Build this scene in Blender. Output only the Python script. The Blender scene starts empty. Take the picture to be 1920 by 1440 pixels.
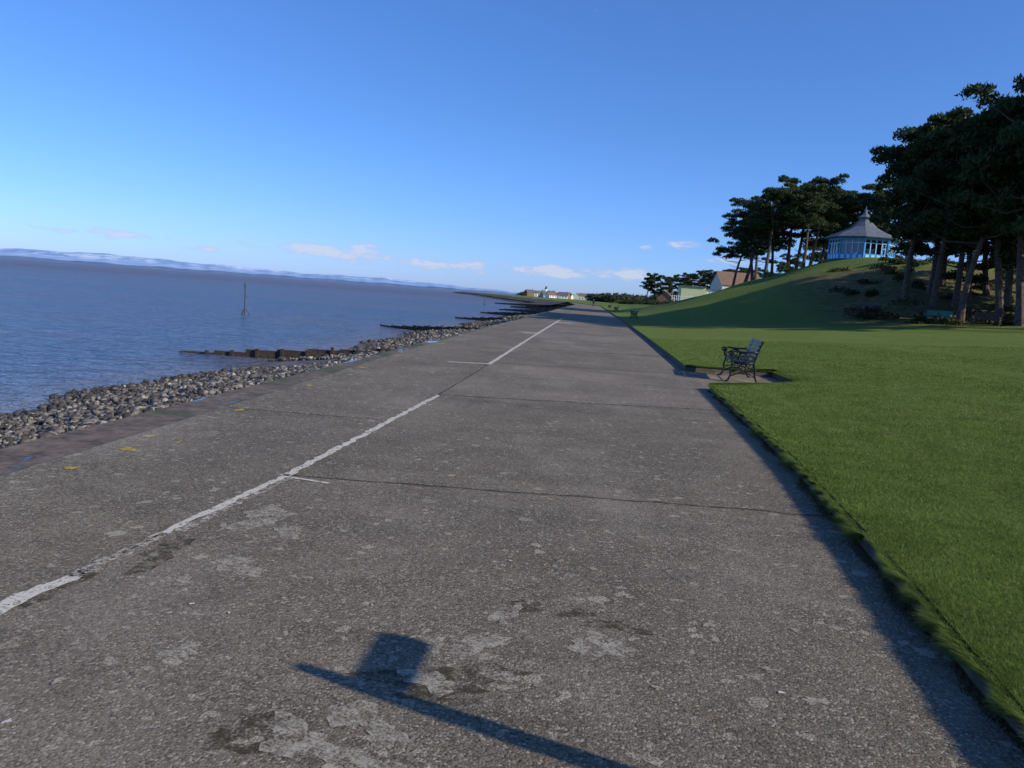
import bpy, math, random
import numpy as np
from mathutils import Matrix, Vector
random.seed(7); rng=np.random.default_rng(7)
C=bpy.context.scene.collection
R=math.radians

# ------------------------------------------------------------ helpers
def mk(name,V,F,mats=None,parent=None,smooth=False,fm=None,attr=None):
    me=bpy.data.meshes.new(name)
    V=np.asarray(V,dtype=np.float32)
    if isinstance(F,np.ndarray):
        n=F.shape[1]
        me.vertices.add(len(V)); me.vertices.foreach_set('co',V.ravel())
        me.loops.add(F.size); me.loops.foreach_set('vertex_index',F.astype(np.int32).ravel())
        me.polygons.add(len(F)); me.polygons.foreach_set('loop_start',np.arange(0,F.size,n,dtype=np.int32))
        me.polygons.foreach_set('loop_total',np.full(len(F),n,dtype=np.int32))
        me.update(calc_edges=True)
    else:
        me.from_pydata([tuple(map(float,v)) for v in V],[],F); me.update()
    if mats:
        for m in (mats if isinstance(mats,(list,tuple)) else [mats]): me.materials.append(m)
    if fm is not None: me.polygons.foreach_set('material_index',np.asarray(fm,dtype=np.int32))
    if smooth: me.polygons.foreach_set('use_smooth',np.ones(len(me.polygons),dtype=bool))
    if attr is not None:
        for k,a in attr.items():
            at=me.attributes.new(k,'FLOAT','POINT'); at.data.foreach_set('value',np.asarray(a,dtype=np.float32))
    me.validate(clean_customdata=False)
    ob=bpy.data.objects.new(name,me); C.objects.link(ob)
    if parent: ob.parent=parent
    return ob
def empty(name,loc=(0,0,0),rz=0):
    e=bpy.data.objects.new(name,None); e.location=loc; e.rotation_euler=(0,0,rz); e.empty_display_size=.3; C.objects.link(e); return e

class MB:
    """mesh builder"""
    def __init__(s): s.V=[];s.F=[];s.M=[]
    def box(s,c,d,m=0,rot=None):
        b=len(s.V)
        for x in(-.5,.5):
            for y in(-.5,.5):
                for z in(-.5,.5):
                    v=Vector((x*d[0],y*d[1],z*d[2]))
                    if rot: v=rot@v
                    s.V.append((c[0]+v.x,c[1]+v.y,c[2]+v.z))
        for f in((0,1,3,2),(4,6,7,5),(0,4,5,1),(2,3,7,6),(0,2,6,4),(1,5,7,3)):
            s.F.append([b+i for i in f]); s.M.append(m)
    def tube(s,P,r,n=6,m=0,cap=True,flat=1.0):
        P=[Vector(p) for p in P]
        rr=r if isinstance(r,(list,tuple)) else [r]*len(P)
        b=len(s.V)
        for i,p in enumerate(P):
            t=(P[min(i+1,len(P)-1)]-P[max(i-1,0)]).normalized()
            a=Vector((0,1,0)) if abs(t.y)<.9 else Vector((1,0,0))
            u=t.cross(a).normalized(); w=t.cross(u).normalized()
            for k in range(n):
                an=2*math.pi*k/n
                q=p+u*math.cos(an)*rr[i]+w*math.sin(an)*rr[i]*flat
                s.V.append(tuple(q))
        for i in range(len(P)-1):
            for k in range(n):
                s.F.append([b+i*n+k,b+i*n+(k+1)%n,b+(i+1)*n+(k+1)%n,b+(i+1)*n+k]); s.M.append(m)
        if cap:
            s.F.append([b+k for k in range(n)][::-1]); s.M.append(m)
            e=b+(len(P)-1)*n; s.F.append([e+k for k in range(n)]); s.M.append(m)
    def poly(s,pts,m=0):
        b=len(s.V); s.V+= [tuple(p) for p in pts]; s.F.append(list(range(b,b+len(pts)))); s.M.append(m)
    def cone(s,c,prof,n,m=0,a0=0):
        b=len(s.V)
        for r,z in prof:
            for k in range(n):
                a=a0+2*math.pi*k/n; s.V.append((c[0]+r*math.cos(a),c[1]+r*math.sin(a),c[2]+z))
        for i in range(len(prof)-1):
            for k in range(n):
                s.F.append([b+i*n+k,b+i*n+(k+1)%n,b+(i+1)*n+(k+1)%n,b+(i+1)*n+k]); s.M.append(m)
        s.F.append([b+k for k in range(n)][::-1]); s.M.append(m)
        e=b+(len(prof)-1)*n; s.F.append([e+k for k in range(n)]); s.M.append(m)
    def out(s,name,mats,parent=None,smooth=False):
        return mk(name,s.V,s.F,mats,parent,smooth,s.M)

class NT:
    def __init__(s,name):
        s.m=bpy.data.materials.new(name); s.m.use_nodes=True; s.t=s.m.node_tree
        s.b=s.t.nodes['Principled BSDF']; s.o=s.t.nodes['Material Output']
        s.b.inputs['Specular IOR Level'].default_value=.3
    def n(s,typ,**k):
        nd=s.t.nodes.new(typ)
        for a,v in k.items(): setattr(nd,a,v)
        return nd
    def l(s,a,b): s.t.links.new(a,b)
    def co(s): 
        if not hasattr(s,'_c'): s._c=s.n('ShaderNodeTexCoord')
        return s._c.outputs['Object']
    def noise(s,sc,det=3,rough=.5,vec=None,dist=0):
        nd=s.n('ShaderNodeTexNoise'); nd.inputs['Scale'].default_value=sc; nd.inputs['Detail'].default_value=det
        nd.inputs['Roughness'].default_value=rough; nd.inputs['Distortion'].default_value=dist
        s.l(vec if vec is not None else s.co(),nd.inputs['Vector']); return nd.outputs['Fac']
    def vor(s,sc,vec=None,out='Distance',rand=1):
        nd=s.n('ShaderNodeTexVoronoi'); nd.inputs['Scale'].default_value=sc; nd.inputs['Randomness'].default_value=rand
        s.l(vec if vec is not None else s.co(),nd.inputs['Vector']); return nd.outputs[out]
    def scale(s,v):
        nd=s.n('ShaderNodeMapping'); nd.inputs['Scale'].default_value=v; s.l(s.co(),nd.inputs['Vector']); return nd.outputs[0]
    def ramp(s,fac,stops):
        nd=s.n('ShaderNodeValToRGB'); e=nd.color_ramp.elements
        while len(e)<len(stops): e.new(.5)
        for el,(p,c) in zip(e,stops):
            el.position=p; el.color=(c,c,c,1) if not isinstance(c,(tuple,list)) else (*c[:3],1)
        s.l(fac,nd.inputs[0]); return nd.outputs[0]
    def mix(s,fac,a,b,mode='MIX'):
        nd=s.n('ShaderNodeMix'); nd.data_type='RGBA'; nd.blend_type=mode
        for sock,val in((nd.inputs[0],fac),(nd.inputs[6],a),(nd.inputs[7],b)):
            if isinstance(val,(int,float)): sock.default_value=val if sock.type=='VALUE' else (val,val,val,1)
            elif isinstance(val,tuple): sock.default_value=(*val[:3],1)
            else: s.l(val,sock)
        return nd.outputs[2]
    def math(s,op,a,b=0,c=None):
        nd=s.n('ShaderNodeMath'); nd.operation=op
        for i,val in enumerate((a,b)+((c,) if c is not None else ())):
            if isinstance(val,(int,float)): nd.inputs[i].default_value=val
            else: s.l(val,nd.inputs[i])
        return nd.outputs[0]
    def attr(s,name):
        nd=s.n('ShaderNodeAttribute'); nd.attribute_name=name; return nd.outputs['Fac']
    def bump(s,h,st=.5,d=.01,to=None):
        nd=s.n('ShaderNodeBump'); nd.inputs['Strength'].default_value=st; nd.inputs['Distance'].default_value=d
        s.l(h,nd.inputs['Height']); s.l(nd.outputs[0],s.b.inputs['Normal']); return nd.outputs[0]
    def col(s,c):
        if isinstance(c,tuple): s.b.inputs['Base Color'].default_value=(*c[:3],1)
        else: s.l(c,s.b.inputs['Base Color'])
    def rough(s,v):
        if isinstance(v,(int,float)): s.b.inputs['Roughness'].default_value=v
        else: s.l(v,s.b.inputs['Roughness'])
    def alpha(s,v): s.l(v,s.b.inputs['Alpha'])
def simple(name,c,rough=.7,var=.25,sc=6,bump=0,bsc=40,metal=0):
    t=NT(name); f=t.noise(sc,4,.6)
    t.col(t.mix(t.ramp(f,[(.3,0),(.7,1)]),tuple(x*(1-var) for x in c),tuple(min(1,x*(1+var)) for x in c)))
    t.rough(rough); t.b.inputs['Metallic'].default_value=metal
    if bump: t.bump(t.noise(bsc,4,.6),bump,.01)
    return t.m

def interp(x,P):
    return np.interp(x,[p[0] for p in P],[p[1] for p in P])
# ------------------------------------------------------------ plan of the sea front (metres, +Y along the promenade)
def bend(Y): return interp(Y,[(230,0),(300,-8),(400,-28),(560,-60),(750,-98),(950,-150)])
def kx(Y): return interp(Y,[(-30,1.45),(0,1.5),(3,1.70),(4.4,1.84),(5.5,1.92),(8,2.1),(10.7,2.19),(15,2.3),(19.2,2.33),(35,2.46),(73,2.58),(230,2.6)])+bend(Y)
def jx(Y): return interp(Y,[(-30,-2.7),(0,-2.62),(3.1,-2.42),(3.5,-2.37),(4.2,-2.33),(5.8,-2.21),(11.1,-2.06),(16.6,-2.05),(31,-2.08),(230,-2.1)])+bend(Y)
def ex(Y): return interp(Y,[(-30,-3.8),(5,-3.95),(9.5,-4.05),(15.6,-4.22),(25,-4.34),(45,-4.4),(230,-4.4)])+bend(Y)
def S(t): t=np.clip(t,0,1); return t*t*(3-2*t)
def GH(X,Y):
    X=np.asarray(X,float);Y=np.asarray(Y,float)
    u=X-bend(Y)
    base=.115+.064*np.clip(u-3.2,0,27)*S((Y+2)/10)*(1-.6*S((Y-230)/150))
    Rr=interp(Y,[(50,0),(58,.25),(64,1.6),(70,3.2),(78,5.1),(86,6.2),(98,6.3),(107,5.7),(114,5.0),(140,3.1),(170,1.5),(220,.6),(300,0)])
    x0=interp(Y,[(55,19),(66,11),(80,5.5),(110,4.2),(170,6)])
    w=interp(Y,[(55,6),(66,14),(80,22),(110,23),(170,20)])
    tt=np.clip((u-x0)/w,0,1)
    m=Rr*(.3*S(tt)+.7*tt)
    und=.05*np.sin(X*.9+Y*.13)*np.sin(Y*.35+1)*S((u-3)/8)
    bumps=.22*np.sin(X*.5+1.3)*np.sin(Y*.22)*S((m-.6)/2)
    return base+m+und+bumps

SUN_AZ=math.atan2(.941,-.337); SUN_EL=R(27)
# ------------------------------------------------------------ materials
def m_prom():
    t=NT('weathered_concrete_paving')
    tone=t.attr('tone'); 
    big=t.noise(.35,4,.6); mid=t.noise(2.2,5,.65); fine=t.noise(85,3,.7)
    agg=t.vor(95,out='Color'); aggd=t.vor(95)
    sep=t.n('ShaderNodeSeparateColor'); t.l(agg,sep.inputs[0])
    base=t.mix(tone,(.150,.118,.074),(.235,.186,.136))
    base=t.mix(t.ramp(mid,[(.35,0),(.7,1)]),base,t.mix(.5,base,(.28,.235,.165)))
    base=t.mix(t.ramp(big,[(.4,0),(.62,.6)]),base,(.112,.09,.058))
    stn=t.noise(.9,5,.7,vec=t.scale((.35,1.6,1)))
    base=t.mix(t.ramp(stn,[(.5,0),(.66,.45)]),base,(.09,.072,.048))
    st=t.ramp(sep.outputs[0],[(0,.30),(.45,.8),(.8,1.15),(1,1.0)])
    light=t.ramp(sep.outputs[1],[(.86,0),(.93,1)])
    c=t.mix(.85,base,st,'MULTIPLY')
    c=t.mix(t.math('MULTIPLY',light,.5),c,(.44,.39,.29))
    c=t.mix(t.ramp(fine,[(.3,.6),(.45,0)]),c,(.03,.024,.016))
    worn=t.math('MULTIPLY',t.ramp(t.noise(.55,5,.7,vec=t.scale((1,.45,1))),[(.50,0),(.66,.5)]),t.ramp(t.noise(34,4,.7),[(.4,.2),(.6,1)]))
    c=t.mix(worn,c,(.33,.28,.21))
    dv=t.n('ShaderNodeVectorMath'); dv.operation='ADD'
    nz=t.n('ShaderNodeTexNoise'); nz.inputs['Scale'].default_value=14; t.l(t.co(),nz.inputs['Vector'])
    sc=t.n('ShaderNodeVectorMath'); sc.operation='SCALE'; sc.inputs[3].default_value=.10; t.l(nz.outputs['Color'],sc.inputs[0])
    t.l(t.co(),dv.inputs[0]); t.l(sc.outputs[0],dv.inputs[1])
    def spots(scale,thr,keep):
        d=t.vor(scale,vec=dv.outputs[0]); cc=t.vor(scale,vec=dv.outputs[0],out='Color')
        s2=t.n('ShaderNodeSeparateColor'); t.l(cc,s2.inputs[0])
        rad=t.math('MULTIPLY',s2.outputs[1],thr)
        a=t.math('LESS_THAN',d,rad); k=t.math('GREATER_THAN',s2.outputs[0],keep)
        return t.math('MULTIPLY',a,k)
    s=t.math('MAXIMUM',t.math('MAXIMUM',spots(4.5,.24,.5),spots(9,.30,.5)),spots(16,.32,.62))
    s=t.math('MULTIPLY',s,t.ramp(t.noise(60,3,.7),[(.36,.1),(.56,.8)]))
    s=t.math('MULTIPLY',s,t.ramp(t.noise(.8,3,.6),[(.34,.35),(.56,1)]))
    c=t.mix(s,c,(.40,.345,.25))
    y=t.math('MULTIPLY',spots(3.2,.15,.80),t.attr('edge'))
    c=t.mix(t.math('MULTIPLY',y,.8),c,(.45,.36,.08))
    g=t.math('MULTIPLY',t.attr('edge'),t.ramp(t.noise(9,5,.75),[(.53,0),(.62,.6)]))
    c=t.mix(g,c,(.36,.35,.24))
    t.col(c); t.rough(.92)
    h=t.math('ADD',t.math('MULTIPLY',aggd,-.6),t.math('MULTIPLY',fine,.9))
    t.bump(h,.75,.007)
    return t.m
def m_lawn():
    t=NT('mown_grass')
    a=t.noise(.25,4,.6); b=t.noise(2.5,5,.7); f=t.noise(30,4,.75); ff=t.noise(120,2,.6)
    c=t.mix(t.ramp(a,[(.3,0),(.7,1)]),(.125,.185,.028),(.18,.22,.046))
    c=t.mix(t.ramp(b,[(.40,0),(.66,.75)]),c,(.09,.15,.022))
    c=t.mix(t.ramp(f,[(.34,.75),(.56,0)]),c,(.045,.075,.012))
    c=t.mix(t.ramp(ff,[(.5,0),(.75,.55)]),c,(.23,.26,.08))
    c=t.mix(t.ramp(t.noise(.9,4,.7,vec=t.scale((1,.5,1))),[(.58,0),(.72,.3)]),c,(.22,.19,.08))
    rg=t.attr('rough')
    rc=t.mix(t.ramp(t.noise(1.3,5,.75),[(.35,0),(.65,1)]),(.06,.065,.02),(.20,.15,.07))
    c=t.mix(t.math('MULTIPLY',rg,t.ramp(t.noise(.7,4,.7),[(.25,.4),(.5,1)])),c,rc)
    t.col(c); t.rough(1); t.b.inputs['Specular IOR Level'].default_value=.1
    t.bump(t.math('ADD',f,t.math('MULTIPLY',b,.5)),.8,.05)
    return t.m
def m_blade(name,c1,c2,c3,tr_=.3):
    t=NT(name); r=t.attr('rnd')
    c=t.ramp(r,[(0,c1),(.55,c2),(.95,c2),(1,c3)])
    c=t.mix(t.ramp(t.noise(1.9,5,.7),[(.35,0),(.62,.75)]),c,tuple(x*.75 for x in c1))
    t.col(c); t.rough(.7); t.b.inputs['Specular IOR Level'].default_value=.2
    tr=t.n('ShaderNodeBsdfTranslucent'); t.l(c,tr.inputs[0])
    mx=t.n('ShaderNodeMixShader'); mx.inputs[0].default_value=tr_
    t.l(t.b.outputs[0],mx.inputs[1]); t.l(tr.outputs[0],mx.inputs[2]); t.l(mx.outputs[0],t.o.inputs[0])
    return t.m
M_PROM=m_prom(); M_LAWN=m_lawn()
M_BLADE=m_blade('grass_blade',(.10,.155,.022),(.19,.265,.05),(.40,.35,.15))
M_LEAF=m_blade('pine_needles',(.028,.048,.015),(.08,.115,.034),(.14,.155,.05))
M_SHRUB=m_blade('shrub_leaves',(.035,.045,.017),(.08,.085,.033),(.14,.115,.055))
M_BARK=simple('pine_bark',(.10,.075,.058),.95,.5,5,.8,14)
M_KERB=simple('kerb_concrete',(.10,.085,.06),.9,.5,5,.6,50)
M_DARK=simple('wet_dark_concrete',(.075,.066,.05),.6,.5,4,.5,30)
def erode(name,c,lo,hi,sc,rough=.85,dark=None,top=1.):
    t=NT(name); n=t.noise(sc,6,.75); n2=t.noise(75,4,.75)
    cc=t.mix(t.ramp(n2,[(.4,.55),(.6,0)]),c,dark or tuple(x*.55 for x in c))
    t.col(cc); t.rough(rough)
    t.alpha(t.ramp(t.math('ADD',t.math('MULTIPLY',n,.6),t.math('MULTIPLY',n2,.4)),[(lo,0),(hi,top)])); return t.m
M_LINE=erode('worn_white_joint_filler',(.60,.55,.44),.40,.48,16)
M_LINE2=erode('faint_joint_filler',(.44,.39,.30),.46,.54,14)
M_LICH=erode('pale_lichen',(.42,.37,.28),.43,.56,13,dark=(.26,.22,.155),top=.85)
M_MOSS=erode('dark_moss_and_dirt',(.045,.035,.018),.46,.58,12,.95,(.08,.065,.02),.85)
M_JD=erode('joint_dirt',(.09,.075,.045),.46,.62,7,.95,None,.6)
M_CRACK=erode('joint_crack',(.03,.025,.018),.38,.46,9,1)
M_YEL=erode('yellow_lichen',(.50,.38,.05),.40,.50,18,top=.9)
M_WHITE=simple('white_paint',(.76,.76,.74),.6,.06)
# ------------------------------------------------------------ world, sun
w=bpy.data.worlds.new('World'); bpy.context.scene.world=w; w.use_nodes=True
nt=w.node_tree; nt.nodes.clear()
out=nt.nodes.new('ShaderNodeOutputWorld'); bg=nt.nodes.new('ShaderNodeBackground'); bg.inputs[1].default_value=.112
sky=nt.nodes.new('ShaderNodeTexSky'); sky.sky_type='NISHITA'; sky.sun_disc=False; sky.sun_elevation=SUN_EL; sky.sun_rotation=SUN_AZ
sky.altitude=0; sky.air_density=1.0; sky.dust_density=.35; sky.ozone_density=2.5
def wn(t,**k):
    nd=nt.nodes.new(t)
    for a,v in k.items(): setattr(nd,a,v)
    return nd
def wm(op,a,b=0.,c=0.):
    nd=wn('ShaderNodeMath',operation=op)
    for i,v in enumerate((a,b,c)):
        if isinstance(v,(int,float)): nd.inputs[i].default_value=v
        else: nt.links.new(v,nd.inputs[i])
    return nd.outputs[0]
tc=wn('ShaderNodeTexCoord'); sp=wn('ShaderNodeSeparateXYZ'); nt.links.new(tc.outputs['Generated'],sp.inputs[0])
az=wm('ARCTAN2',sp.outputs[0],sp.outputs[1]); el=wm('ARCSINE',sp.outputs[2])
cb=wn('ShaderNodeCombineXYZ'); nt.links.new(wm('MULTIPLY',az,30.),cb.inputs[0]); nt.links.new(wm('MULTIPLY',el,95.),cb.inputs[1])
no=wn('ShaderNodeTexNoise'); no.inputs['Scale'].default_value=1.0; no.inputs['Detail'].default_value=7; no.inputs['Roughness'].default_value=.62
nt.links.new(cb.outputs[0],no.inputs['Vector'])
def gauss(x,c,s): 
    d=wm('DIVIDE',wm('SUBTRACT',x,c),s); return wm('POWER',2.718,wm('MULTIPLY',wm('MULTIPLY',d,d),-1.))
def blob(a,e,sa,se,k=1.): return wm('MULTIPLY',wm('MULTIPLY',gauss(az,R(a),R(sa)),gauss(el,R(e),R(se))),k)
bl=None
for q in[(-18,2.0,6,.8,1.),(-11,1.7,5,.6,1.),(-3,1.8,5,.6,1.05),(2.2,2.0,3,.6,1.05),(6,4.2,1.5,.4,.9),(3.3,3.9,1.2,.3,.85),(-33,2.0,5,.4,.8),(-27,1.5,3,.3,.6),(9,3.2,2.5,.8,.6)]:
    b_=blob(*q); bl=b_ if bl is None else wm('MAXIMUM',bl,b_)
cl=wm('MULTIPLY_ADD',bl,.42,wm('SUBTRACT',no.outputs[0],.70))
mr=wn('ShaderNodeMapRange'); mr.inputs[1].default_value=0; mr.inputs[2].default_value=.20; mr.inputs[3].default_value=0; mr.inputs[4].default_value=.75; nt.links.new(cl,mr.inputs[0])
cr=wn('ShaderNodeValToRGB'); e_=cr.color_ramp.elements
while len(e_)<4: e_.new(.5)
for q,(p_,c_) in zip(e_,[(0,(.62,.90,1.95)),(.09,(.56,.88,1.66)),(.2,(.54,.88,1.50)),(.5,(.60,.98,1.62))]): q.position=p_; q.color=(c_[0]/2,c_[1]/2,c_[2]/2,1)
nt.links.new(wm('MAXIMUM',sp.outputs[2],0.),cr.inputs[0])
tm=wn('ShaderNodeMix',data_type='RGBA',blend_type='MULTIPLY'); tm.inputs[0].default_value=1; nt.links.new(sky.outputs[0],tm.inputs[6]); nt.links.new(cr.outputs[0],tm.inputs[7])
t2=wn('ShaderNodeVectorMath',operation='SCALE'); t2.inputs[3].default_value=2.; nt.links.new(tm.outputs[2],t2.inputs[0])
# cloud tops catch the sun, undersides stay lilac grey
cc_=wn('ShaderNodeMix',data_type='RGBA'); cmr=wn('ShaderNodeMapRange'); cmr.inputs[1].default_value=.05; cmr.inputs[2].default_value=.2; nt.links.new(cl,cmr.inputs[0])
nt.links.new(cmr.outputs[0],cc_.inputs[0]); cc_.inputs[6].default_value=(3.9,4.6,6.6,1); cc_.inputs[7].default_value=(5.6,6.0,7.2,1)
mx=wn('ShaderNodeMix',data_type='RGBA'); nt.links.new(mr.outputs[0],mx.inputs[0]); nt.links.new(t2.outputs[0],mx.inputs[6]); nt.links.new(cc_.outputs[2],mx.inputs[7])
nt.links.new(mx.outputs[2],bg.inputs[0]); nt.links.new(bg.outputs[0],out.inputs[0])
sl=bpy.data.lights.new('sun','SUN'); sl.energy=5; sl.angle=R(.53); sl.color=(1,.92,.78)
so=bpy.data.objects.new('sun',sl); C.objects.link(so)
sd=Vector((math.sin(SUN_AZ)*math.cos(SUN_EL),math.cos(SUN_AZ)*math.cos(SUN_EL),math.sin(SUN_EL)))
so.rotation_euler=sd.to_track_quat('Z','Y').to_euler(); so.location=(30,-20,30)

# ------------------------------------------------------------ camera
cam=bpy.data.cameras.new('camera'); cam.sensor_width=36; cam.lens=28.125; cam.clip_end=60000; cam.clip_start=.05
co=bpy.data.objects.new('camera',cam); C.objects.link(co); bpy.context.scene.camera=co
co.matrix_world=Matrix.Translation((0,0,1.5))@Matrix.Rotation(R(5.224),4,'Z')@Matrix.Rotation(R(90-6.372),4,'X')@Matrix.Rotation(R(4.18),4,'Z')
sc=bpy.context.scene; sc.view_settings.view_transform='Standard'; sc.view_settings.look='None'; sc.view_settings.exposure=0

# ------------------------------------------------------------ promenade
Ysl=[-30,-18,-12,-6,0,6.02,11.7,17.7,23.3,28.9,34.5,40.2,46,52]+list(np.arange(58,230,6.))+list(np.arange(230,960,15.))
V=[];F=[];tone=[];edge=[]
def skew(u,Y): return Y+(u-.1)*(.08 if Y<8 else .22 if Y<14 else .25)*(1 if Y<60 else 0)
for side in(0,1):
    for i in range(len(Ysl)-1):
        a,b_=Ysl[i],Ysl[i+1]; tn=float(rng.uniform(0,.4) if side==0 else rng.uniform(.45,1))
        if side==1 and -1<a<3: tn=.3
        if side==1 and 5<a<8: tn=.12
        if side==1 and 10<a<13: tn=.75
        ny=4; xs=[0,.18,.5,1]
        for j in range(ny+1):
            for t_ in xs:
                Yb=a+(b_-a)*j/ny
                if side==0: X=ex(Yb)*(1-t_)+jx(Yb)*t_; Yv=Yb; eg=max(0,1-t_*2.3)
                else:
                    X=jx(Yb)*(1-t_)+(kx(Yb)+.02)*t_
                    Yv=skew(X,a)*(1-j/ny)+skew(X,b_)*(j/ny) if a<60 else Yb; eg=0
                V.append((X,Yv,0));tone.append(tn);edge.append(eg)
        b0=len(V)-(ny+1)*4
        for j in range(ny):
            for k in range(3): 
                q=b0+j*4+k; F.append([q,q+1,q+5,q+4])
prom=mk('promenade',V,F,M_PROM,attr={'tone':tone,'edge':edge})
mk('bench_pad',[(2.2,14.6,-.004),(4.4,16.5,-.004),(4.45,19.5,-.004),(2.2,19.3,-.004)],[[0,1,2,3]],simple('worn_pad_concrete',(.20,.155,.10),.95,.5,3,.8,60))

def strip(name,pts,wid,z,mat,parent,step=.08,jit=.25):
    Vv=[];Ff=[];pts=[Vector((p[0],p[1],0)) for p in pts]
    L=[0]
    for i in range(1,len(pts)): L.append(L[-1]+(pts[i]-pts[i-1]).length)
    n=max(2,int(L[-1]/step)); k=0
    for i in range(n+1):
        s=L[-1]*i/n
        while k<len(L)-2 and s>L[k+1]: k+=1
        t_=(s-L[k])/(L[k+1]-L[k]); p=pts[k].lerp(pts[k+1],t_); d=(pts[k+1]-pts[k]).normalized(); nn=Vector((-d.y,d.x,0))
        wl=wid*.5*(1+random.uniform(-jit,jit)); wr=wid*.5*(1+random.uniform(-jit,jit)); of=wid*random.uniform(-jit,jit)*.4
        Vv.append(tuple(p+nn*(wl+of)+Vector((0,0,z)))); Vv.append(tuple(p-nn*(wr-of)+Vector((0,0,z))))
        if i: b=len(Vv)-4; Ff.append([b,b+1,b+3,b+2])
    return mk(name,Vv,Ff,mat,parent)
def along(y0,y1,fn=jx,off=0,n=40): return [(float(fn(y))+off,y) for y in np.linspace(y0,y1,n)]
jl=empty('promenade_joint_line')
strip('crack',along(0,230),.022,.0012,M_CRACK,jl,.15,.5)
strip('filler_1',along(2.3,3.6),.085,.0035,M_LINE,jl,.06,.4)
strip('filler_2',along(3.5,4.25,off=.01),.07,.0035,M_LINE2,jl,.06,.4)
strip('filler_3',along(4.15,5.85),.055,.0035,M_LINE,jl,.06,.4)
strip('filler_3b',along(4.3,5.8,off=.05),.06,.0028,M_LINE2,jl,.06,.5)
strip('filler_4',along(5.8,11.15),.065,.0035,M_LINE,jl,.07,.35)
strip('filler_5',along(16.7,32),.09,.004,M_LINE,jl,.2)
strip('filler_6',along(32,60),.12,.004,M_LINE,jl,.4)
strip('filler_7',along(60,150),.12,.004,M_LINE2,jl,.8)
strip('cross_1',[(-2.22,5.78),(-2.0,5.74),(-1.84,5.70)],.035,.0042,M_LINE,jl,.03)
strip('cross_2',[(-2.9,16.5),(-2.08,16.86)],.13,.0045,M_LINE,jl,.1)
strip('cross_3',[(-2.66,32.2),(-2.05,32.7)],.4,.0045,M_LINE,jl,.1)
strip('cross_4',[(-2.12,48.6),(-.94,49.9)],.5,.0045,M_LINE,jl,.2)
sj=empty('slab_joints')
for i,Y in enumerate(Ysl[5:30]):
    w_=.014 if Y<8 else .024 if Y<20 else .05
    p=[(x,float(skew(x,Y))+random.uniform(-.03,.03)) for x in np.linspace(jx(Y),kx(Y),14)]
    strip('joint_%d'%i,p,w_,.002,M_CRACK,sj,.06,.55)
    if Y<30: strip('joint_dirt_%d'%i,p,w_*5,.0008,M_JD,sj,.12,.6)
for i,Y in enumerate([8.6,20.1,36]):
    strip('left_joint_%d'%i,[(float(ex(Y))+.05,Y),(float(jx(Y)),Y+.1)],.016,.002,M_CRACK,sj,.06,.6)

def patch(c,rx,ry,mat,parent,z,name,rot=0.):
    n=30; ph=[random.uniform(0,6.28) for _ in range(5)]
    Vv=[(c[0],c[1],z)]
    for k in range(n):
        a=2*math.pi*k/n
        r_=1+.28*math.sin(2*a+ph[0])+.2*math.sin(3*a+ph[1])+.16*math.sin(5*a+ph[2])+.14*math.sin(9*a+ph[3])
        x=rx*r_*math.cos(a); y=ry*r_*math.sin(a)
        Vv.append((c[0]+x*math.cos(rot)-y*math.sin(rot),c[1]+x*math.sin(rot)+y*math.cos(rot),z))
    return mk(name,Vv,[[0,1+k,1+(k+1)%n] for k in range(n)],mat,parent)
mp=empty('moss_patches')
for i,(x,y,rx,ry) in enumerate([(-2.16,3.95,.09,.26),(.24,3.62,.14,.06),(.05,3.72,.10,.05),(-.5,2.85,.22,.10),(-.35,3.0,.2,.08),(-.2,3.75,.1,.06),(-1.0,2.4,.14,.10),(-2.35,3.35,.07,.2)]):
    patch((x,y),rx,ry,M_MOSS,mp,.0016+.00008*i,'moss_%d'%i)
lp=empty('lichen_patches')
for i,(x,y,rx,ry) in enumerate([(-1.93,4.72,.16,.22),(-1.68,4.50,.10,.10),(-1.86,3.60,.035,.06),(-1.70,3.86,.14,.10),(-.36,3.27,.14,.07),(-.56,3.24,.07,.05),
    (.17,3.38,.16,.09),(-.28,3.62,.05,.13),(.03,3.88,.07,.04),(-.50,2.9,.10,.08),(-.22,2.98,.08,.06),(-.72,2.6,.08,.08),(-.86,2.42,.14,.08),(-.58,2.5,.08,.07),
    (-.62,2.32,.14,.08),(1.0,3.1,.05,.03),(1.3,3.9,.05,.03),(.3,2.55,.05,.03),(-1.5,2.9,.07,.06)]):
    patch((x,y),rx,ry,M_LICH,lp,.0024+.00006*i,'lichen_%d'%i,random.uniform(-.5,.5))
for i,(x,y,r_) in enumerate([(-3.70,6.17,.055),(-3.69,5.43,.04),(-3.5,6.6,.02),(-3.8,8.5,.05),(-3.9,11,.06),(-4,14,.08),(-4.1,17,.1),(-4.1,22,.12)]):
    patch((x,y),r_,r_*1.2,M_YEL,lp,.0042+.00006*i,'yellow_lichen_%d'%i)
M_GUANO=simple('dried_bird_lime',(.52,.49,.42),.9,.2)
for i in range(70):
    Y=random.uniform(2.3,14); X=random.uniform(-3.8,kx(Y)-.25)
    g=random.random()<.3; r_=random.uniform(.006,.012) if g else random.uniform(.012,.03)
    patch((X,Y),r_,r_*random.uniform(.8,1.3),M_GUANO if g else M_LICH,lp,.0046+.00003*i,'spot_%d'%i)

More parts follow.
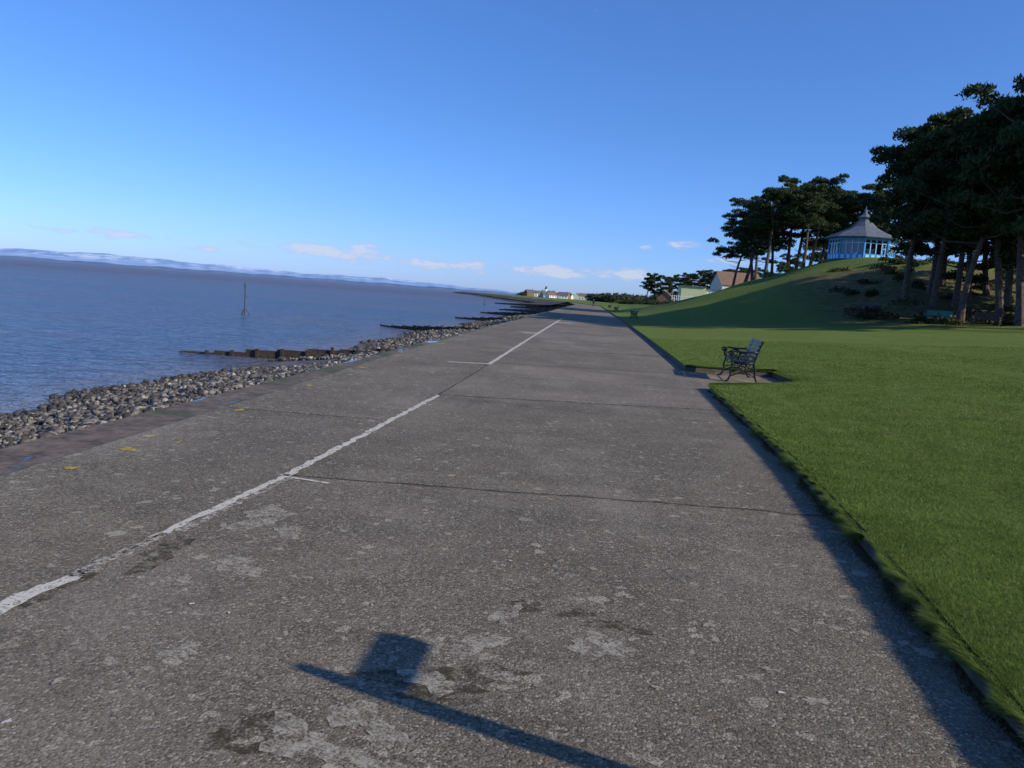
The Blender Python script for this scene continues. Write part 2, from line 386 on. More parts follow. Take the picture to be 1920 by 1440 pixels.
# ------------------------------------------------------------ kerb
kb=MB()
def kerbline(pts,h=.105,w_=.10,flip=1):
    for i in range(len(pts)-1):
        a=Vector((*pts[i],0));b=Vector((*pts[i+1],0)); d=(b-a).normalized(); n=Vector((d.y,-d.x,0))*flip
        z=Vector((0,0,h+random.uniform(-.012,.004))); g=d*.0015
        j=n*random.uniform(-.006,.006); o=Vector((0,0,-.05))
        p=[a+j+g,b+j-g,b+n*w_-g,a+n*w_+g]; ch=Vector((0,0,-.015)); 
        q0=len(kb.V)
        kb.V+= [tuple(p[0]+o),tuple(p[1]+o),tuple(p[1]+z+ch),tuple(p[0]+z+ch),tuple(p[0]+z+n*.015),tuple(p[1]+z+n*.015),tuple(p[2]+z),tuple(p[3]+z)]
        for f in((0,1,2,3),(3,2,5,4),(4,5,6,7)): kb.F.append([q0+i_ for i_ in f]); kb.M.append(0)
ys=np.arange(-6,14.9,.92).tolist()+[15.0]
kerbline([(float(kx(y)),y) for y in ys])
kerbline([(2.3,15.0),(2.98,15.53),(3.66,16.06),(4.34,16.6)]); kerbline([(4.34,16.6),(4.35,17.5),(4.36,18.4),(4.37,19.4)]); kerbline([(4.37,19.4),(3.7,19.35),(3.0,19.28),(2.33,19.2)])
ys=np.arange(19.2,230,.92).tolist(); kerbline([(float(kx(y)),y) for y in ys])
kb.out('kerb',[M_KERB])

# ------------------------------------------------------------ lawn terrain
us=np.concatenate([[.02,.35,.7,1.1,1.6,2.2],np.arange(3,60,1.),np.arange(62,120,4.),[140,180,250,400,700,1200]])
V=[];F=[];RG=[]
def lawn_grid(rows,x0=None):
    b0=len(V)
    for rf in rows:
        for i,u in enumerate(us):
            if callable(rf): 
                X=2.3+u; Y=rf(X)
            else:
                Y=rf; X=(float(kx(Y)) if x0 is None else x0)+u
            if x0 is not None: X=x0+u
            z=float(GH(X,Y))
            if i==0: z=.112
            V.append((X,Y,z))
            s=float(S((X-15)/6)*S((Y-52)/8)*(1-S((Y-78)/8))*(1-S((z-6.0)/1.2))); RG.append(s)
    n=len(us)
    for r_ in range(len(rows)-1):
        for i in range(n-1):
            q=b0+r_*n+i; F.append([q,q+1,q+n+1,q+n])
lawn_grid(list(np.arange(-30,0,3.))+list(np.arange(0,14.6,.8))+[lambda X: 15.0+1.6*min(max((X-2.3)/2.04,0),1)])
lawn_grid([16.6,17.5,18.5,19.4],4.34)
lawn_grid([lambda X:19.2+.2*min(max((X-2.3)/2.04,0),1)]+list(np.arange(20.5,60,1.3))+list(np.arange(60,120,1.))+list(np.arange(120,240,4.))+list(np.arange(240,1000,20.))+[1100,1300,1700,2500])
lawn=mk('lawn',V,F,M_LAWN,smooth=True,attr={'rough':RG})

# grass blades
def blades(n,X,Y,Z,hmin,hmax,wd,lean=None,mat=M_BLADE,name='grass_blades'):
    a=rng.uniform(0,2*math.pi,n); h=rng.uniform(hmin,hmax,n); la=rng.uniform(0,2*math.pi,n); ll=h*rng.uniform(.4,1.7,n)
    dx=np.cos(a)*wd*.5; dy=np.sin(a)*wd*.5
    tx=np.cos(la)*ll; ty=np.sin(la)*ll; tz=h
    if lean is not None: tx=tx+lean[0]; ty=ty+lean[1]; tz=tz+lean[2]
    P=np.empty((n,3,3),dtype=np.float32)
    P[:,0]=np.stack([X-dx,Y-dy,Z-.006],1);P[:,1]=np.stack([X+dx,Y+dy,Z-.006],1);P[:,2]=np.stack([X+tx,Y+ty,Z+tz],1)
    rr=np.repeat(rng.uniform(0,1,n),3)
    return mk(name,P.reshape(-1,3),np.arange(n*3).reshape(-1,3),mat,lawn,attr={'rnd':rr})
N=850000
d=np.exp(rng.uniform(math.log(2.2),math.log(34),N)); th=rng.uniform(R(4),R(46),N)
X=d*np.sin(th);Y=d*np.cos(th)
ok=(X>kx(Y)+.02)&(rng.uniform(0,1,N)<np.clip((d/5.)**.25,0,1))
nearp=15+(X-2.3)/2.04*1.6
ok&=~((X<4.4)&(Y>nearp-.03)&(Y<19.4))
X=X[ok];Y=Y[ok];d=d[ok];n=len(X)
tuft=.55+.45*np.sin(X*7.1+2*np.sin(Y*3.3))*np.sin(Y*6.3+1.7*np.sin(X*4.1))
blades(n,X,Y,GH(X,Y),.007,.020+.012*tuft,np.clip(.0026*d/3,.0026,.022))
n=120000; Y=np.exp(rng.uniform(math.log(1.2),math.log(15),n)); 
cl_=np.clip(.8+.9*np.sin(Y*5.3+np.sin(Y*13))*np.sin(Y*2.1)+.4*np.sin(Y*21),.15,1.9)
X=kx(Y)-rng.uniform(-.10,.03,n)*1.0*np.where(rng.uniform(0,1,n)<.5,1,-.6)
X=np.maximum(X,kx(Y)-.02*cl_)
blades(n,X,Y,np.full(n,.106),.005,.032,.0035,lean=(-rng.uniform(0,.075,n)*cl_,0,-rng.uniform(0,.065,n)*cl_),name='edge_grass')
n=9000; t_=rng.uniform(0,1,n); blades(n,2.3+2.04*t_,15+1.6*t_+.0,np.full(n,.105),.02,.06,.008,name='pad_edge_grass')
n=6000; t_=rng.uniform(0,1,n); blades(n,2.33+2.04*t_,19.2+.2*t_+rng.uniform(0,.08,n),np.full(n,.11),.02,.06,.008,name='pad_back_grass')
n=5000; t_=rng.uniform(0,1,n); blades(n,4.36+rng.uniform(0,.08,n),16.6+2.8*t_,np.full(n,.11),.02,.06,.008,name='pad_side_grass')
n=26000; Y=np.exp(rng.uniform(math.log(1.2),math.log(15),n)); 
X=kx(Y)-np.abs(rng.normal(0,.045,n))*np.clip(.6+.7*np.sin(Y*1.9)*np.sin(Y*4.7),.1,1.3)
blades(n,X,Y,np.full(n,.006),.002,.012,.007,mat=simple('dead_grass_and_soil',(.10,.08,.045),.95,.5,20),name='kerb_litter')

# ------------------------------------------------------------ sea wall steps, apron, beach
def ribbon(name,xa,za,xb,zb,mat,ys,nx=1):
    Vv=[];Ff=[]
    for y in ys:
        for k in range(nx+1):
            t_=k/nx; Vv.append((xa(y)*(1-t_)+xb(y)*t_,y,za*(1-t_)+zb*t_))
    n=nx+1
    for i in range(len(ys)-1):
        for k in range(nx): q=i*n+k; Ff.append([q,q+n,q+n+1,q+1])
    return mk(name,Vv,Ff,mat)
ysA=list(np.arange(-30,60,1.5))+list(np.arange(60,230,5.))+list(np.arange(230,950,15.))
sw=MB()
for i in range(len(ysA)-1):
    a,b=ysA[i],ysA[i+1]
    def P(off,z,y): return (float(ex(y))+off,y,z)
    for (o1,z1,o2,z2) in[(0,.0,0,-.10),(0,-.10,-.32,-.12),(-.32,-.12,-.32,-.5)]:
        sw.poly([P(o1,z1,a),P(o1,z1,b),P(o2,z2,b),P(o2,z2,a)])
sw.out('sea_wall',[M_DARK])
def m_apron():
    t=NT('wet_algae_concrete'); n=t.noise(1.3,6,.7,vec=t.scale((1,.4,1))); n2=t.noise(5,5,.7); n3=t.noise(.5,4,.65)
    c=t.mix(t.ramp(n2,[(.35,0),(.65,1)]),(.06,.045,.03),(.20,.145,.10))
    c=t.mix(t.ramp(n3,[(.46,0),(.58,.8)]),c,(.045,.065,.012))
    pud=t.ramp(n,[(.57,0),(.60,1)])
    c=t.mix(pud,c,(.04,.035,.03)); t.col(c)
    t.rough(t.ramp(pud,[(0,.85),(1,.12)])); t.b.inputs['Specular IOR Level'].default_value=.4
    bp=t.n('ShaderNodeBump'); bp.inputs['Distance'].default_value=.02
    t.l(n2,bp.inputs['Height']); t.l(t.math('SUBTRACT',.6,t.math('MULTIPLY',pud,.55)),bp.inputs['Strength']); t.l(bp.outputs[0],t.b.inputs['Normal'])
    return t.m
ribbon('sea_wall_apron',lambda y:float(ex(y))-.32,-.5,lambda y:min(-6.1,float(ex(y))-1.5),-.52,m_apron(),ysA)
def m_sand():
    t=NT('wet_shingle_and_mud'); n=t.noise(1.2,5,.7); v=t.vor(14,out='Color'); s=t.n('ShaderNodeSeparateColor'); t.l(v,s.inputs[0])
    c=t.mix(t.ramp(n,[(.4,0),(.6,1)]),(.09,.068,.048),(.19,.15,.11)); c=t.mix(.6,c,t.ramp(s.outputs[0],[(0,.35),(1,1.3)]),'MULTIPLY')
    t.col(c); t.rough(.55); t.bump(t.math('ADD',t.vor(14),t.noise(30,3,.6)),.8,.04); return t.m
def wl(y):
    return -11.5+.35*math.sin(y*.55)+.3*math.sin(y*.21+1)+.2*math.sin(y*1.3)-1.1*math.exp(-((y-27.5)/2.2)**2)-.8*math.exp(-((y-56)/4)**2)
ysB=list(np.arange(-10,80,.8))+list(np.arange(80,240,5.))+list(np.arange(240,1000,20.))
Vv=[];Ff=[]
for y in ysB:
    xa=min(-6.02,float(ex(y))-1.5); xb=wl(y)+float(bend(y))
    for x,z in[(xa,-.56),(xa-.12,-.88),(xa*.65+xb*.35,-1.18),(xa*.35+xb*.65,-1.45),(xb,-1.70),(xb-2,-1.83),(xb-8,-2.5),(xb-40,-6)]: Vv.append((x+random.uniform(-.03,.03),y,z+random.uniform(-.03,.03)))
for i in range(len(ysB)-1):
    for k in range(7): q=i*8+k; Ff.append([q,q+8,q+9,q+1])
mk('beach',Vv,Ff,m_sand(),smooth=True)
t_=(1+5**.5)/2
ico_v=np.array([(-1,t_,0),(1,t_,0),(-1,-t_,0),(1,-t_,0),(0,-1,t_),(0,1,t_),(0,-1,-t_),(0,1,-t_),(t_,0,-1),(t_,0,1),(-t_,0,-1),(-t_,0,1)])/1.9
ico_f=np.array([(0,11,5),(0,5,1),(0,1,7),(0,7,10),(0,10,11),(1,5,9),(5,11,4),(11,10,2),(10,7,6),(7,1,8),(3,9,4),(3,4,2),(3,2,6),(3,6,8),(3,8,9),(4,9,5),(2,4,11),(6,2,10),(8,6,7),(9,8,1)])
n=60000
Y=np.where(rng.uniform(0,1,n)<.82,rng.uniform(6,36,n),rng.uniform(36,120,n))
t_=rng.uniform(0,1,n)**.9; wlv=np.vectorize(wl)(Y)
xa=-6.14; X=xa*(1-t_)+(wlv+rng.normal(0,.22,n))*t_
hol=np.sin(X*1.7+np.sin(Y*.8)*2)*np.sin(Y*1.1+X*.6)
keep=~((np.abs(Y-27.5)<1.8)&(X<-8.5))&(X<-6.1)&((hol<.55)|(rng.uniform(0,1,n)<.25))
X=X[keep];Y=Y[keep];t_=t_[keep];n=len(X)
sz=np.clip(rng.lognormal(math.log(.037),.4,n),.014,.10)*(1+Y/75)*(1-.3*(t_<.08))
zz=np.interp(t_,[0,.03,.35,.65,1],[-.80,-.92,-1.18,-1.45,-1.7])+sz*.2+rng.uniform(0,.05,n)
P=ico_v[None]*(1+rng.uniform(-.42,.3,(n,12,1)))
P=P*rng.uniform(.5,1.35,(n,1,3))*np.array([1,1,.75])*sz[:,None,None]
a=rng.uniform(0,6.28,n); ca,sa=np.cos(a),np.sin(a)
P=np.stack([P[...,0]*ca[:,None]-P[...,1]*sa[:,None],P[...,0]*sa[:,None]+P[...,1]*ca[:,None],P[...,2]],-1)
P+=np.stack([X,Y,zz],-1)[:,None,:]
Fr=(ico_f[None]+(np.arange(n)*12)[:,None,None]).reshape(-1,3)
t=NT('beach_stone'); r_=t.attr('rnd')
c=t.ramp(r_,[(0,(.03,.026,.024)),(.35,(.10,.086,.073)),(.65,(.18,.158,.13)),(.88,(.26,.23,.19)),(1,(.42,.38,.31))])
c=t.mix(t.ramp(t.noise(14,4,.7),[(.35,.6),(.6,0)]),c,(.04,.034,.024)); t.col(c); t.rough(.75)
mk('beach_rocks',P.reshape(-1,3),Fr,t.m,attr={'rnd':np.repeat(np.clip(rng.uniform(0,1,n)*(1-.5*(t_>.86)),0,1),12)})

# groynes
M_GRO=simple('weathered_groyne_timber',(.045,.036,.026),.8,.5,6,.7,20)
def groyne(x0,y0,x1,y1,z0,z1,posts=9,h=.26):
    b=MB(); d=Vector((x1-x0,y1-y0,0)); L=d.length; an=math.atan2(d.y,d.x); rot=Matrix.Rotation(an,3,'Z')
    seg=int(L/1.2)
    for i in range(seg):
        t_=(i+.5)/seg
        z=z0+(z1-z0)*t_+random.uniform(-.02,.02)
        for k in range(3):
            b.box((x0+d.x*t_,y0+d.y*t_+random.uniform(-.02,.02),z-h*(k+.5)),(L/seg*.985,.12+.02*k,h*.96),0,rot)
    for i in range(posts+1):
        t_=i/posts; z=z0+(z1-z0)*t_
        b.box((x0+d.x*t_,y0+d.y*t_-.12,z-.55+random.uniform(-.04,.05)),(.12,.12,1.2),0,rot)
    b.out('groyne',[M_GRO])
groyne(-6.1,31.2,-15.8,30.0,-.86,-1.66,10)
groyne(-6.1,54,-16.2,61.5,-.82,-1.62,9)
groyne(-6.1,86,-15.5,92,-.8,-1.6,8)
groyne(-6.1,118,-17,124,-.75,-1.55,8)
groyne(-6.1,150,-18,158,-.7,-1.5,8)
groyne(-6.1,190,-20,200,-.65,-1.4,8)
groyne(-7,235,-30,250,-.6,-1.4,8)
# ------------------------------------------------------------ sea
t=NT('estuary_water')
v1=t.scale((.75,1.3,1))
sep=t.n('ShaderNodeSeparateXYZ'); t.l(t.co(),sep.inputs[0])
dist=t.n('ShaderNodeVectorMath'); dist.operation='LENGTH'; t.l(t.co(),dist.inputs[0])
far=t.n('ShaderNodeMapRange'); far.inputs[1].default_value=40; far.inputs[2].default_value=420; t.l(dist.outputs['Value'],far.inputs[0])
shore=t.n('ShaderNodeMapRange'); shore.inputs[1].default_value=-18; shore.inputs[2].default_value=-11.2; t.l(sep.outputs[0],shore.inputs[0])
sn=t.noise(.03,5,.65,vec=t.scale((.25,1,1)))
c=t.mix(far.outputs[0],(.065,.115,.205),(.105,.108,.155))
c=t.mix(t.math('MULTIPLY',t.math('POWER',shore.outputs[0],2.),.85),c,(.20,.16,.13))
c=t.mix(t.ramp(sn,[(.42,0),(.6,.45)]),c,(.13,.125,.165))
w1=t.noise(1.0,3,.6,vec=v1,dist=.8); w2=t.noise(3.6,3,.65,vec=v1,dist=.5); w3=t.noise(.22,2,.5,vec=v1)
h=t.math('ADD',t.math('ADD',t.math('MULTIPLY',w1,.65),t.math('MULTIPLY',w2,.22)),t.math('MULTIPLY',w3,.9))
nrm=t.bump(h,1.0,1.0)
df=t.n('ShaderNodeBsdfDiffuse'); t.l(c,df.inputs[0]); t.l(nrm,df.inputs['Normal'])
gl=t.n('ShaderNodeBsdfGlossy'); gl.inputs['Roughness'].default_value=.12; gl.inputs[0].default_value=(.9,.94,1,1); t.l(nrm,gl.inputs['Normal'])
fr=t.n('ShaderNodeFresnel'); fr.inputs[0].default_value=1.33; t.l(nrm,fr.inputs['Normal'])
cap=t.math('MINIMUM',fr.outputs[0],t.math('SUBTRACT',.75,t.math('MULTIPLY',far.outputs[0],.5)))
ms=t.n('ShaderNodeMixShader'); t.l(cap,ms.inputs[0]); t.l(df.outputs[0],ms.inputs[1]); t.l(gl.outputs[0],ms.inputs[2]); t.l(ms.outputs[0],t.o.inputs[0])
mk('sea',[(-32000,-6000,-1.7),(-8,-6000,-1.7),(-8,250,-1.7),(-8,32000,-1.7),(-32000,32000,-1.7)],[[0,1,2,3,4]],t.m)
mk('ground',[(-4.6,-6000,-.62),(32000,-6000,-.62),(32000,2400,-.62),(60,2400,-.62),(-140,1700,-.62),(-185,1150,-.62),(-165,950,-.62),(-112,750,-.62),(-74,560,-.62),(-42,400,-.62),(-22,300,-.62),(-5.8,235,-.62),(-4.6,200,-.62)],[list(range(13))],simple('distant_fields',(.10,.12,.05),1,.4,.01))

# ------------------------------------------------------------ far shore hills
def m_hill(name,a,b,snow,lo=.48):  # atmospheric haze is mixed into the hill and shore base colours
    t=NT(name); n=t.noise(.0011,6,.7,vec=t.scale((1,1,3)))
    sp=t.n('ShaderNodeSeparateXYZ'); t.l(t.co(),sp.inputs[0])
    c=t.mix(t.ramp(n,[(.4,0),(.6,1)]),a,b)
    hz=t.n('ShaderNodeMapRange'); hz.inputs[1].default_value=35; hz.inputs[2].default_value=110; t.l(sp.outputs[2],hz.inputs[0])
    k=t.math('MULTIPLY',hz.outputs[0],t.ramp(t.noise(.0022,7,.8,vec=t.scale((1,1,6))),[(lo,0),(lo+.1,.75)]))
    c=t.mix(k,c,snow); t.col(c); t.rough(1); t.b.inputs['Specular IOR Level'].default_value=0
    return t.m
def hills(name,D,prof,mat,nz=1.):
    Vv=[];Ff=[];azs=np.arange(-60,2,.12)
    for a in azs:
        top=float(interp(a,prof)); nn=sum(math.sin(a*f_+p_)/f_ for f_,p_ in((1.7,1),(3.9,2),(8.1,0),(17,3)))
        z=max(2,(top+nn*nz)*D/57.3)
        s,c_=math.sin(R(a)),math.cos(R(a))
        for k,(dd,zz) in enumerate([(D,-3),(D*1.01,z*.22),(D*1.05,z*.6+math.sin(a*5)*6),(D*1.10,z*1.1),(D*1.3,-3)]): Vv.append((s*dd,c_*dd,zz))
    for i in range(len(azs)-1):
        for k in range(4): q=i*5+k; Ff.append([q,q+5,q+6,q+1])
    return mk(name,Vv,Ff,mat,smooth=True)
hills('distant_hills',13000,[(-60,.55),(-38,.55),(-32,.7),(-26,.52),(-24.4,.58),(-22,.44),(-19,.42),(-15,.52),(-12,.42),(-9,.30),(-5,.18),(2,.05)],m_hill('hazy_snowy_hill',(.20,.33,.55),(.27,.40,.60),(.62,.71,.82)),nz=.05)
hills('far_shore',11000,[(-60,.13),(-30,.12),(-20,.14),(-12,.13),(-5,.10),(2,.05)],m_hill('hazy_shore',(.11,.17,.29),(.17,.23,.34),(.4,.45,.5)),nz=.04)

# ------------------------------------------------------------ trees
def foliage_clump(c,r,n,leaf):
    d=rng.normal(0,1,(n,3)); d/=np.linalg.norm(d,axis=1)[:,None]
    rad=rng.uniform(.25,1,n)**.5
    p=d*rad[:,None]*np.array(r)[None]; p[:,2]=np.abs(p[:,2])*1.0-.3*r[2]+rng.uniform(-.15,.1,n)
    p+=np.array(c)[None]
    u=rng.normal(0,1,(n,3)); u[:,2]+=.6; u/=np.linalg.norm(u,axis=1)[:,None]
    v=np.cross(u,rng.normal(0,1,(n,3))); v/=np.linalg.norm(v,axis=1)[:,None]
    s=leaf*rng.uniform(.6,1.3,n)[:,None]
    T=np.stack([p-v*s*.38,p+v*s*.38,p+u*s],1)
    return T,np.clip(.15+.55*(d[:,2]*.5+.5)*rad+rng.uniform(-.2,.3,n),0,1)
def pine_mesh(name,Ht,Rc,crown0,nl,lean,seed,leaf=.25,dens=310):
    random.seed(seed); b=MB()
    ax,ay=lean; P=[];rr=[]
    wob=[random.uniform(-.35,.35) for _ in range(4)]
    for i in range(9):
        t_=i/8; P.append((ax*t_**1.5+wob[0]*math.sin(t_*5+wob[1]*9),ay*t_**1.5+wob[2]*math.sin(t_*4+wob[3]*9),Ht*.96*t_-.3)); rr.append(.25*(1-.75*t_)*(Ht/13)+(.08 if i==0 else 0))
    b.tube(P,rr,8,0)
    def tp(t_):
        k=min(int(t_*8),7); f_=t_*8-k; return Vector(P[k]).lerp(Vector(P[k+1]),f_)
    T=[];A=[]
    for i in range(nl):
        ft=i/(nl-1); h=crown0+(.97-crown0)*ft+random.uniform(-.03,.02)
        a=i*2.4+random.uniform(-.6,.6)
        prof=math.sin(math.pi*min(1,(.25+.66*ft)))**.6
        L=Rc*prof*random.uniform(.4,1.2)
        s=tp(h); up=random.uniform(-.15,.4)*L+ft*.3
        e=s+Vector((math.cos(a)*L,math.sin(a)*L,up)); m_=s.lerp(e,.5)+Vector((0,0,-.12*L))
        b.tube([s,m_,e],[.075*(1-ft*.5),.05,.02],5,0)
        for q,sc_ in((1.,1.),(.7,.9),(.4,.65)):
            if random.random()<.14: continue
            c=s.lerp(e,q)+Vector((random.uniform(-.5,.5),random.uniform(-.5,.5),random.uniform(-.2,.4)))
            r0=random.uniform(.6,1.3)*sc_*(Rc/3.6)**.5
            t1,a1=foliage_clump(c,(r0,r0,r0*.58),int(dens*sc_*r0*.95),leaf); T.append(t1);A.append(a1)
    for i in range(9):
        s=tp(random.uniform(.25,crown0)); a=random.uniform(0,6.28); b.tube([s,s+Vector((math.cos(a),math.sin(a),.3))*random.uniform(.4,1.7)],[.035,.012],4,0)
    T=np.concatenate(T).reshape(-1,3);A=np.repeat(np.concatenate(A),3)
    nv=len(b.V); V=np.concatenate([np.array(b.V),T]); F=b.F+[[nv+3*i,nv+3*i+1,nv+3*i+2] for i in range(len(T)//3)]
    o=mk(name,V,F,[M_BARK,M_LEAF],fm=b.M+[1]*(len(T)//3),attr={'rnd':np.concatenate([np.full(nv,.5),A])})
    me=o.data; bpy.data.objects.remove(o); return me
protos=[pine_mesh('pine_a',13,3.9,.46,24,(.8,.2),1),pine_mesh('pine_b',13,4.4,.42,27,(-1.2,.5),2),pine_mesh('pine_c',13,3.5,.52,21,(.3,-.6),3),
        pine_mesh('pine_d',13,4.7,.45,27,(-2.2,.4),4),pine_mesh('pine_e',13,4.0,.42,25,(1.6,.8),5),pine_mesh('pine_f',13,4.8,.58,23,(.2,.3),6),
        pine_mesh('pine_g',13,4.2,.24,34,(-.6,.3),8),pine_mesh('pine_h',13,2.6,.40,20,(.5,.2),9)]
random.seed(11)
def tree(x,y,h,k=None,rz=None):
    me=protos[random.randrange(6) if k is None else k]
    o=bpy.data.objects.new('pine_tree',me); C.objects.link(o); s=h/13
    sx=(s*.5+.5)*random.uniform(.9,1.1)
    o.location=(x,y,float(GH(x,y))); o.scale=(sx,sx,s); o.rotation_euler=(0,0,random.uniform(0,6.28) if rz is None else rz)
L1=[(19.7,108,10.6,1),(22,116,11.8,0),(21.2,103,11,5),(25,117,13,4),(25.3,109,12.8,2),(24.5,99,9.8,2),(27,104.5,11.6,0),(30.5,114,12.2,4),(33,111,11,3),(29.5,106,10.4,0),(36,114,11.6,5),(24,124,12,7),(39,106,12,1),(20.5,121,11,3),(27,112,13,7),(34,104,11,4)]
for x,y,h,k in L1: tree(x,y,h,k)
L2=[(24.0,64.6,13.2,0),(25.3,62.3,13.4,1),(26.6,67,12.8,6),(28.2,69,13,4),(26.8,62.5,13.8,5),(28.6,65,13.2,3),(27.8,58.5,14.4,0),(29.8,61.5,14,6),(27.5,55,15.2,1),(26.6,51.5,15.8,4),(29.5,56,16,5),(31,58.8,14.5,0),(28.7,52,16.8,3),(30.5,51,16,1),(33,55,15,2),(32.5,63,14,6),(34.5,60,14.5,5),(31,67,12.5,1),(37,64,14,0),(38,58,15,1),(33,50,15.5,0),(29.2,48,17,4),(25.6,58.5,14,3),(32,46,16.5,1),(35.5,68,12.5,3)]
for x,y,h,k in L2: tree(x,y,h,k)
for x,y,h in [(22,329,12.5),(25,331,13),(28,325,12.5),(32,330,13),(36,325,12),(27,240,9.5),(30,234,10),(33,242,10.5),(37,236,10.5),(41,240,11),(35,226,10),(45,246,11),(49,240,12),(40,228,11),(46,222,11),(40,170,10.5),(45,160,11),(44,150,11),(40,142,10),(50,155,12),(47,136,11)]: tree(x,y,h)

def mass(name,items,mat=M_LEAF,leaf=.5,dens=90,parent=None):
    T=[];A=[]
    for x,y,z,r_,h in items:
        for k in range(max(2,int(r_*1.5))):
            c=(x+random.uniform(-r_,r_)*.8,y+random.uniform(-r_,r_)*.8,z+random.uniform(.1,.75)*h)
            q=r_*random.uniform(.4,.7); t1,a1=foliage_clump(c,(q,q,h*.4),dens,leaf); T.append(t1);A.append(a1)
    T=np.concatenate(T).reshape(-1,3);A=np.repeat(np.concatenate(A),3)
    return mk(name,T,np.arange(len(T)).reshape(-1,3),mat,parent,attr={'rnd':A})
mass('bush',[(23.8,103.5,float(GH(23.8,103.5))-.2,1.6,2.4)],M_LEAF,.22,500)
mass('bush',[(24.5,81,float(GH(24.5,81))-.5,2,.9)],M_SHRUB,.22,300)
it=[]
for i in range(90):
    x=random.uniform(20,46);y=random.uniform(55,82); 
    if x<26 and y>74: continue
    it.append((x,y,float(GH(x,y))-.2,random.uniform(.6,1.8),random.uniform(.4,1.1)))
mass('undergrowth',it,M_SHRUB,.2,160)
it=[]
for i in range(40):
    x=random.uniform(12,36);y=random.uniform(262,320); it.append((x,y,float(GH(x,y))-.3,random.uniform(1.5,3.2),random.uniform(1,2.6)))
mass('distant_bushes',it,M_SHRUB,.5,90)
it=[]
for i in range(90):
    a=random.uniform(.3,4.2); D=random.uniform(480,760); it.append((D*math.sin(R(a)),D*math.cos(R(a)),1,random.uniform(4,8),random.uniform(3,6.5)))
for i in range(110):
    a=random.uniform(4.5,14); D=random.uniform(420,560); it.append((D*math.sin(R(a)),D*math.cos(R(a)),2,random.uniform(5,8),random.uniform(4,9)))
for i in range(60):
    a=random.uniform(-5,0); D=random.uniform(1060,1200); it.append((D*math.sin(R(a)),D*math.cos(R(a)),1,random.uniform(6,12),random.uniform(4,7)))
mass('distant_trees',it,m_blade('hazy_distant_leaves',(.05,.07,.045),(.09,.115,.06),(.12,.12,.08)),1.5,70)

# ------------------------------------------------------------ bandstand pavilion
M_BLUE=simple('blue_paint',(.05,.32,.66),.5,.1,3)
M_BLUEL=simple('pale_blue_paint',(.42,.66,.82),.5,.08,3)
M_ROOF=simple('lead_grey_roof',(.13,.14,.155),.6,.3,2.5,.4,20)
t=NT('window_glass'); t.col((.05,.07,.09)); t.rough(.05); t.b.inputs['Specular IOR Level'].default_value=.8; M_GLASS=t.m
px,py=29.2,93.2; pz=float(GH(px,py))-.25
pav=empty('bandstand_pavilion',(px,py,pz),R(10))
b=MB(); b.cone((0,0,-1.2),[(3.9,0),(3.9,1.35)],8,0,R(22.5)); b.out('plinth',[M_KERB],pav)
b=MB();g=MB();l=MB()
rad=3.35
cor=[Vector((rad*math.cos(R(22.5+45*k)),rad*math.sin(R(22.5+45*k)),0)) for k in range(8)]
for k in range(8):
    a=cor[k];c_=cor[(k+1)%8]; m_=(a+c_)/2; L=(c_-a).length; rot=Matrix.Rotation(math.atan2((c_-a).y,(c_-a).x),3,'Z')
    b.box((a.x,a.y,1.35),(.16,.16,2.4),0,rot)
    b.box((m_.x,m_.y,.47),(L-.16,.09,.65),0,rot)
    b.box((m_.x,m_.y,2.42),(L-.16,.10,.26),0,rot)
    l.box((m_.x,m_.y,1.95),(L-.16,.07,.07),0,rot)
    for q in(-.25,0,.25):
        p=a.lerp(c_,.5+q); l.box((p.x,p.y,1.56),(.08,.08,1.48),0,rot)
    for q in(-.36,-.12,.12,.36):
        p=a.lerp(c_,.5+q); l.box((p.x*1.012,p.y*1.012,.47),(.36,.1,.42),0,rot)
    if k%2==0:
        mi=m_*.985; g.box((mi.x,mi.y,1.56),(L-.2,.02,1.45),0,rot)
b.out('timber_frame',[M_BLUE],pav); l.out('panels',[M_BLUEL],pav); g.out('windows',[M_GLASS],pav)
b=MB(); b.cone((0,0,2.5),[(4.0,0),(4.05,.1),(3.1,.55),(2.2,.92),(1.35,1.38),(.85,1.9),(.7,2.1)],8,0,R(22.5)); b.out('roof',[M_ROOF],pav)
b=MB(); b.cone((0,0,4.59),[(.62,0),(.62,.33)],8,0,R(22.5)); b.cone((0,0,4.93),[(.85,0),(.5,.22),(.22,.5),(.05,.9),(.03,1.25)],8,0,R(22.5)); b.out('cupola',[M_ROOF],pav)

# beach chalets, gabled buildings
M_GREEN=simple('pale_green_render',(.50,.56,.30),.8,.1,2)
M_CREAM=simple('cream_render',(.62,.58,.46),.8,.1,2)
M_BROWN=simple('brown_tile_roof',(.20,.12,.08),.85,.25,3)
M_SLATE=simple('slate_roof',(.11,.11,.12),.8,.25,3)
M_BRICK=simple('red_brick',(.24,.13,.09),.9,.25,3)
z=float(GH(20,166))+.25
ch=empty('beach_chalets',(17.6,164,z))
b=MB(); b.box((2.4,3,.85),(4.8,6,4.1),0); b.out('end_block',[M_GREEN],ch)
b=MB(); b.box((8.6,3.5,.7),(7.5,5,3.8),0)
for k in range(13): b.box((5.2+k*.6,.97,1.3),(.07,.06,2.5),1)
b.out('white_front',[M_WHITE,M_BLUEL],ch)
b=MB(); b.box((2.4,2.9,2.97),(5.1,6.4,.12),0); b.box((8.65,3.4,2.68),(7.4,5.5,.12),0); b.out('flat_roof',[M_ROOF],ch)
b=MB()
for k in range(30): b.box((-.8+k*.42-3,0,.55),(.10,.05,1.1),0)
b.box((2.3,.05,.9),(12.6,.05,.08),0); b.box((2.3,.05,.35),(12.6,.05,.08),0)
fe=b.out('picket_fence',[M_WHITE]); fe.location=(19.5,161.5,z-.1)
